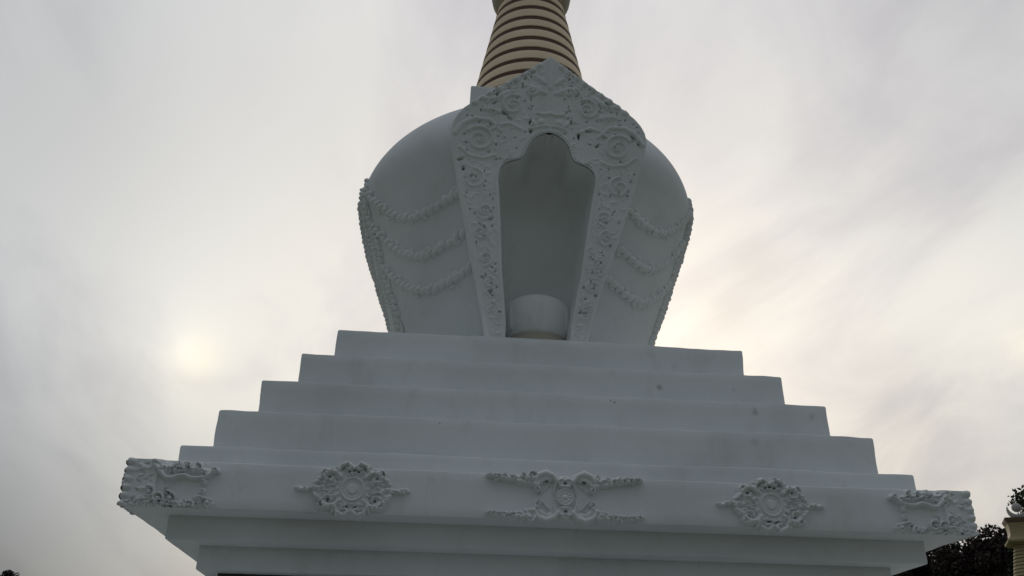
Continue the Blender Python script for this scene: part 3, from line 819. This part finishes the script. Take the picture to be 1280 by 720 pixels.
def dot(v):
    n = N.new('ShaderNodeVectorMath'); n.operation = 'DOT_PRODUCT'; L.new(D, n.inputs[0]); n.inputs[1].default_value = v; return n.outputs['Value']
def lobe(v, k):                                             # smooth lobe around a direction
    return mth('POWER', mth('MULTIPLY_ADD', dot(v), .5, .5, True), k)
sep = N.new('ShaderNodeSeparateXYZ'); L.new(D, sep.inputs[0])
zc = mth('MAXIMUM', mth('ADD', sep.outputs['Z'], .22), .06)
cx_ = N.new('ShaderNodeCombineXYZ'); L.new(mth('DIVIDE', sep.outputs['X'], zc), cx_.inputs[0]); L.new(mth('DIVIDE', sep.outputs['Y'], zc), cx_.inputs[1])
cp = cx_.outputs[0]                                         # where the view ray meets the cloud layer
mp = N.new('ShaderNodeMapping'); mp.inputs['Rotation'].default_value = (0, 0, R(35)); mp.inputs['Scale'].default_value = (1.0, .45, 1); L.new(cp, mp.inputs['Vector'])
c1 = noise_node(N, L, mp.outputs[0], 1.1, 7, .52, .5)
c2 = noise_node(N, L, mp.outputs[0], 3.4, 6, .55, .8)
cl = mth('ADD', mth('MULTIPLY', c1, .58), mth('MULTIPLY', c2, .42))
cloud = N.new('ShaderNodeMapRange'); cloud.inputs['From Min'].default_value = .38; cloud.inputs['From Max'].default_value = .60; cloud.interpolation_type = 'SMOOTHSTEP'; L.new(cl, cloud.inputs['Value'])
cloud = cloud.outputs[0]
f = lobe(sv, 3.0)
lum = mth('ADD', mth('MULTIPLY_ADD', f, .46, .202), mth('MULTIPLY', lobe((0, 0, 1), 8), .22))
lum = mth('MULTIPLY', lum, mth('MULTIPLY_ADD', cloud, .31, .85))
hz = N.new('ShaderNodeMapRange'); hz.interpolation_type = 'SMOOTHSTEP'; hz.inputs['From Min'].default_value = -.02; hz.inputs['From Max'].default_value = .40; hz.inputs['To Min'].default_value = .58; L.new(sep.outputs['Z'], hz.inputs['Value'])
lum = mth('MULTIPLY', lum, hz.outputs[0])
# dark bank low on the left, soft veil dark high on the left, dark wisp low on the right
for (az, el, k, amt) in ((-34, -1, 48, .98), (-38, 42, 40, .12), (31, 17.5, 700, .12), (18.4, 21.8, 9000, .07), (20.2, 24.4, 6000, .11), (22.2, 27.2, 5000, .10), (-27, 33, 300, .08), (-8, 36, 400, .05), (44, 40, 60, .10)):
    lum = mth('MULTIPLY', lum, mth('MULTIPLY_ADD', lobe(dirv(az, el), k), -amt, 1.0))
c = mixc(N, L, lobe(sv, 3.2), (.875, .995, 1.10, 1), (1.010, .995, .985, 1))
c = mixc(N, L, lobe(dirv(SAZ, 4), 8), c, (1.045, .995, .885, 1))
c = mixc(N, L, mth('MULTIPLY', mth('SUBTRACT', 1.0, cloud), .75), c, (.985, .955, 1.02, 1))
c = mixc(N, L, mth('MULTIPLY', lobe(dirv(-34, 0), 40), 1.0, None, True), c, (.92, .99, 1.09, 1))
col = N.new('ShaderNodeVectorMath'); col.operation = 'SCALE'; L.new(c, col.inputs[0]); L.new(lum, col.inputs['Scale'])
acc = col.outputs[0]
# parhelia either side of the veiled sun, seen in the thin cloud
for (az, el, k, cc) in ((-17.2, 20.4, 9000, (.06, .06, .06)), (-16.0, 20.3, 6000, (.10, .075, .005)), (-16.9, 21.4, 2500, (.05, .047, .036)), (-16.8, 19.4, 2500, (.05, .044, .03)), (-16.7, 23.5, 700, (.04, .037, .03)), (-16.7, 18.0, 700, (.04, .036, .025)), (-16.2, 21.0, 160, (.06, .055, .040)), (37.7, 19.9, 9000, (.14, .115, .05)), (37.9, 19.9, 900, (.09, .08, .05)), (37.9, 19.9, 160, (.06, .055, .045)), (SAZ+6, SEL+1, 60, (.07, .061, .042))):
    s_ = N.new('ShaderNodeVectorMath'); s_.operation = 'SCALE'; s_.inputs[0].default_value = cc; L.new(lobe(dirv(az, el), k), s_.inputs['Scale'])
    a_ = N.new('ShaderNodeVectorMath'); a_.operation = 'ADD'; L.new(acc, a_.inputs[0]); L.new(s_.outputs[0], a_.inputs[1]); acc = a_.outputs[0]
# a little clear sky shining through the veil
s_ = N.new('ShaderNodeVectorMath'); s_.operation = 'SCALE'; L.new(sky.outputs[0], s_.inputs[0]); s_.inputs['Scale'].default_value = .008
a_ = N.new('ShaderNodeVectorMath'); a_.operation = 'ADD'; L.new(acc, a_.inputs[0]); L.new(s_.outputs[0], a_.inputs[1]); acc = a_.outputs[0]
sc10 = N.new('ShaderNodeVectorMath'); sc10.operation = 'SCALE'; L.new(acc, sc10.inputs[0]); sc10.inputs['Scale'].default_value = 10.0
L.new(sc10.outputs[0], bg.inputs['Color']); bg.inputs['Strength'].default_value = .10

# ------------------------------------------------------------------ camera
yaw, pitch, roll = .08548431956, .46221721087, .01757376965
fw = Vector((math.sin(yaw)*math.cos(pitch), math.cos(yaw)*math.cos(pitch), math.sin(pitch)))
rt = Vector((math.cos(yaw), -math.sin(yaw), 0)); up = rt.cross(fw)
r2 = rt*math.cos(roll)+up*math.sin(roll); u2 = up*math.cos(roll)-rt*math.sin(roll)
cd = bpy.data.cameras.new('camera'); co = bpy.data.objects.new('camera', cd); COL.objects.link(co)
Mx = Matrix.Identity(4)
for i in range(3): Mx[i][0] = r2[i]; Mx[i][1] = u2[i]; Mx[i][2] = -fw[i]
Mx.translation = Vector((-.92188, -9.16726, 1.5478)); co.matrix_world = Mx
cd.sensor_width = 36; cd.lens = 1100.127/1280*36; cd.clip_start = .1; cd.clip_end = 3000
S.camera = co
S.view_settings.view_transform = 'Standard'; S.view_settings.look = 'None'; S.view_settings.exposure = 0; S.view_settings.gamma = 1
try: S.view_settings.use_curve_mapping = False
except Exception: pass
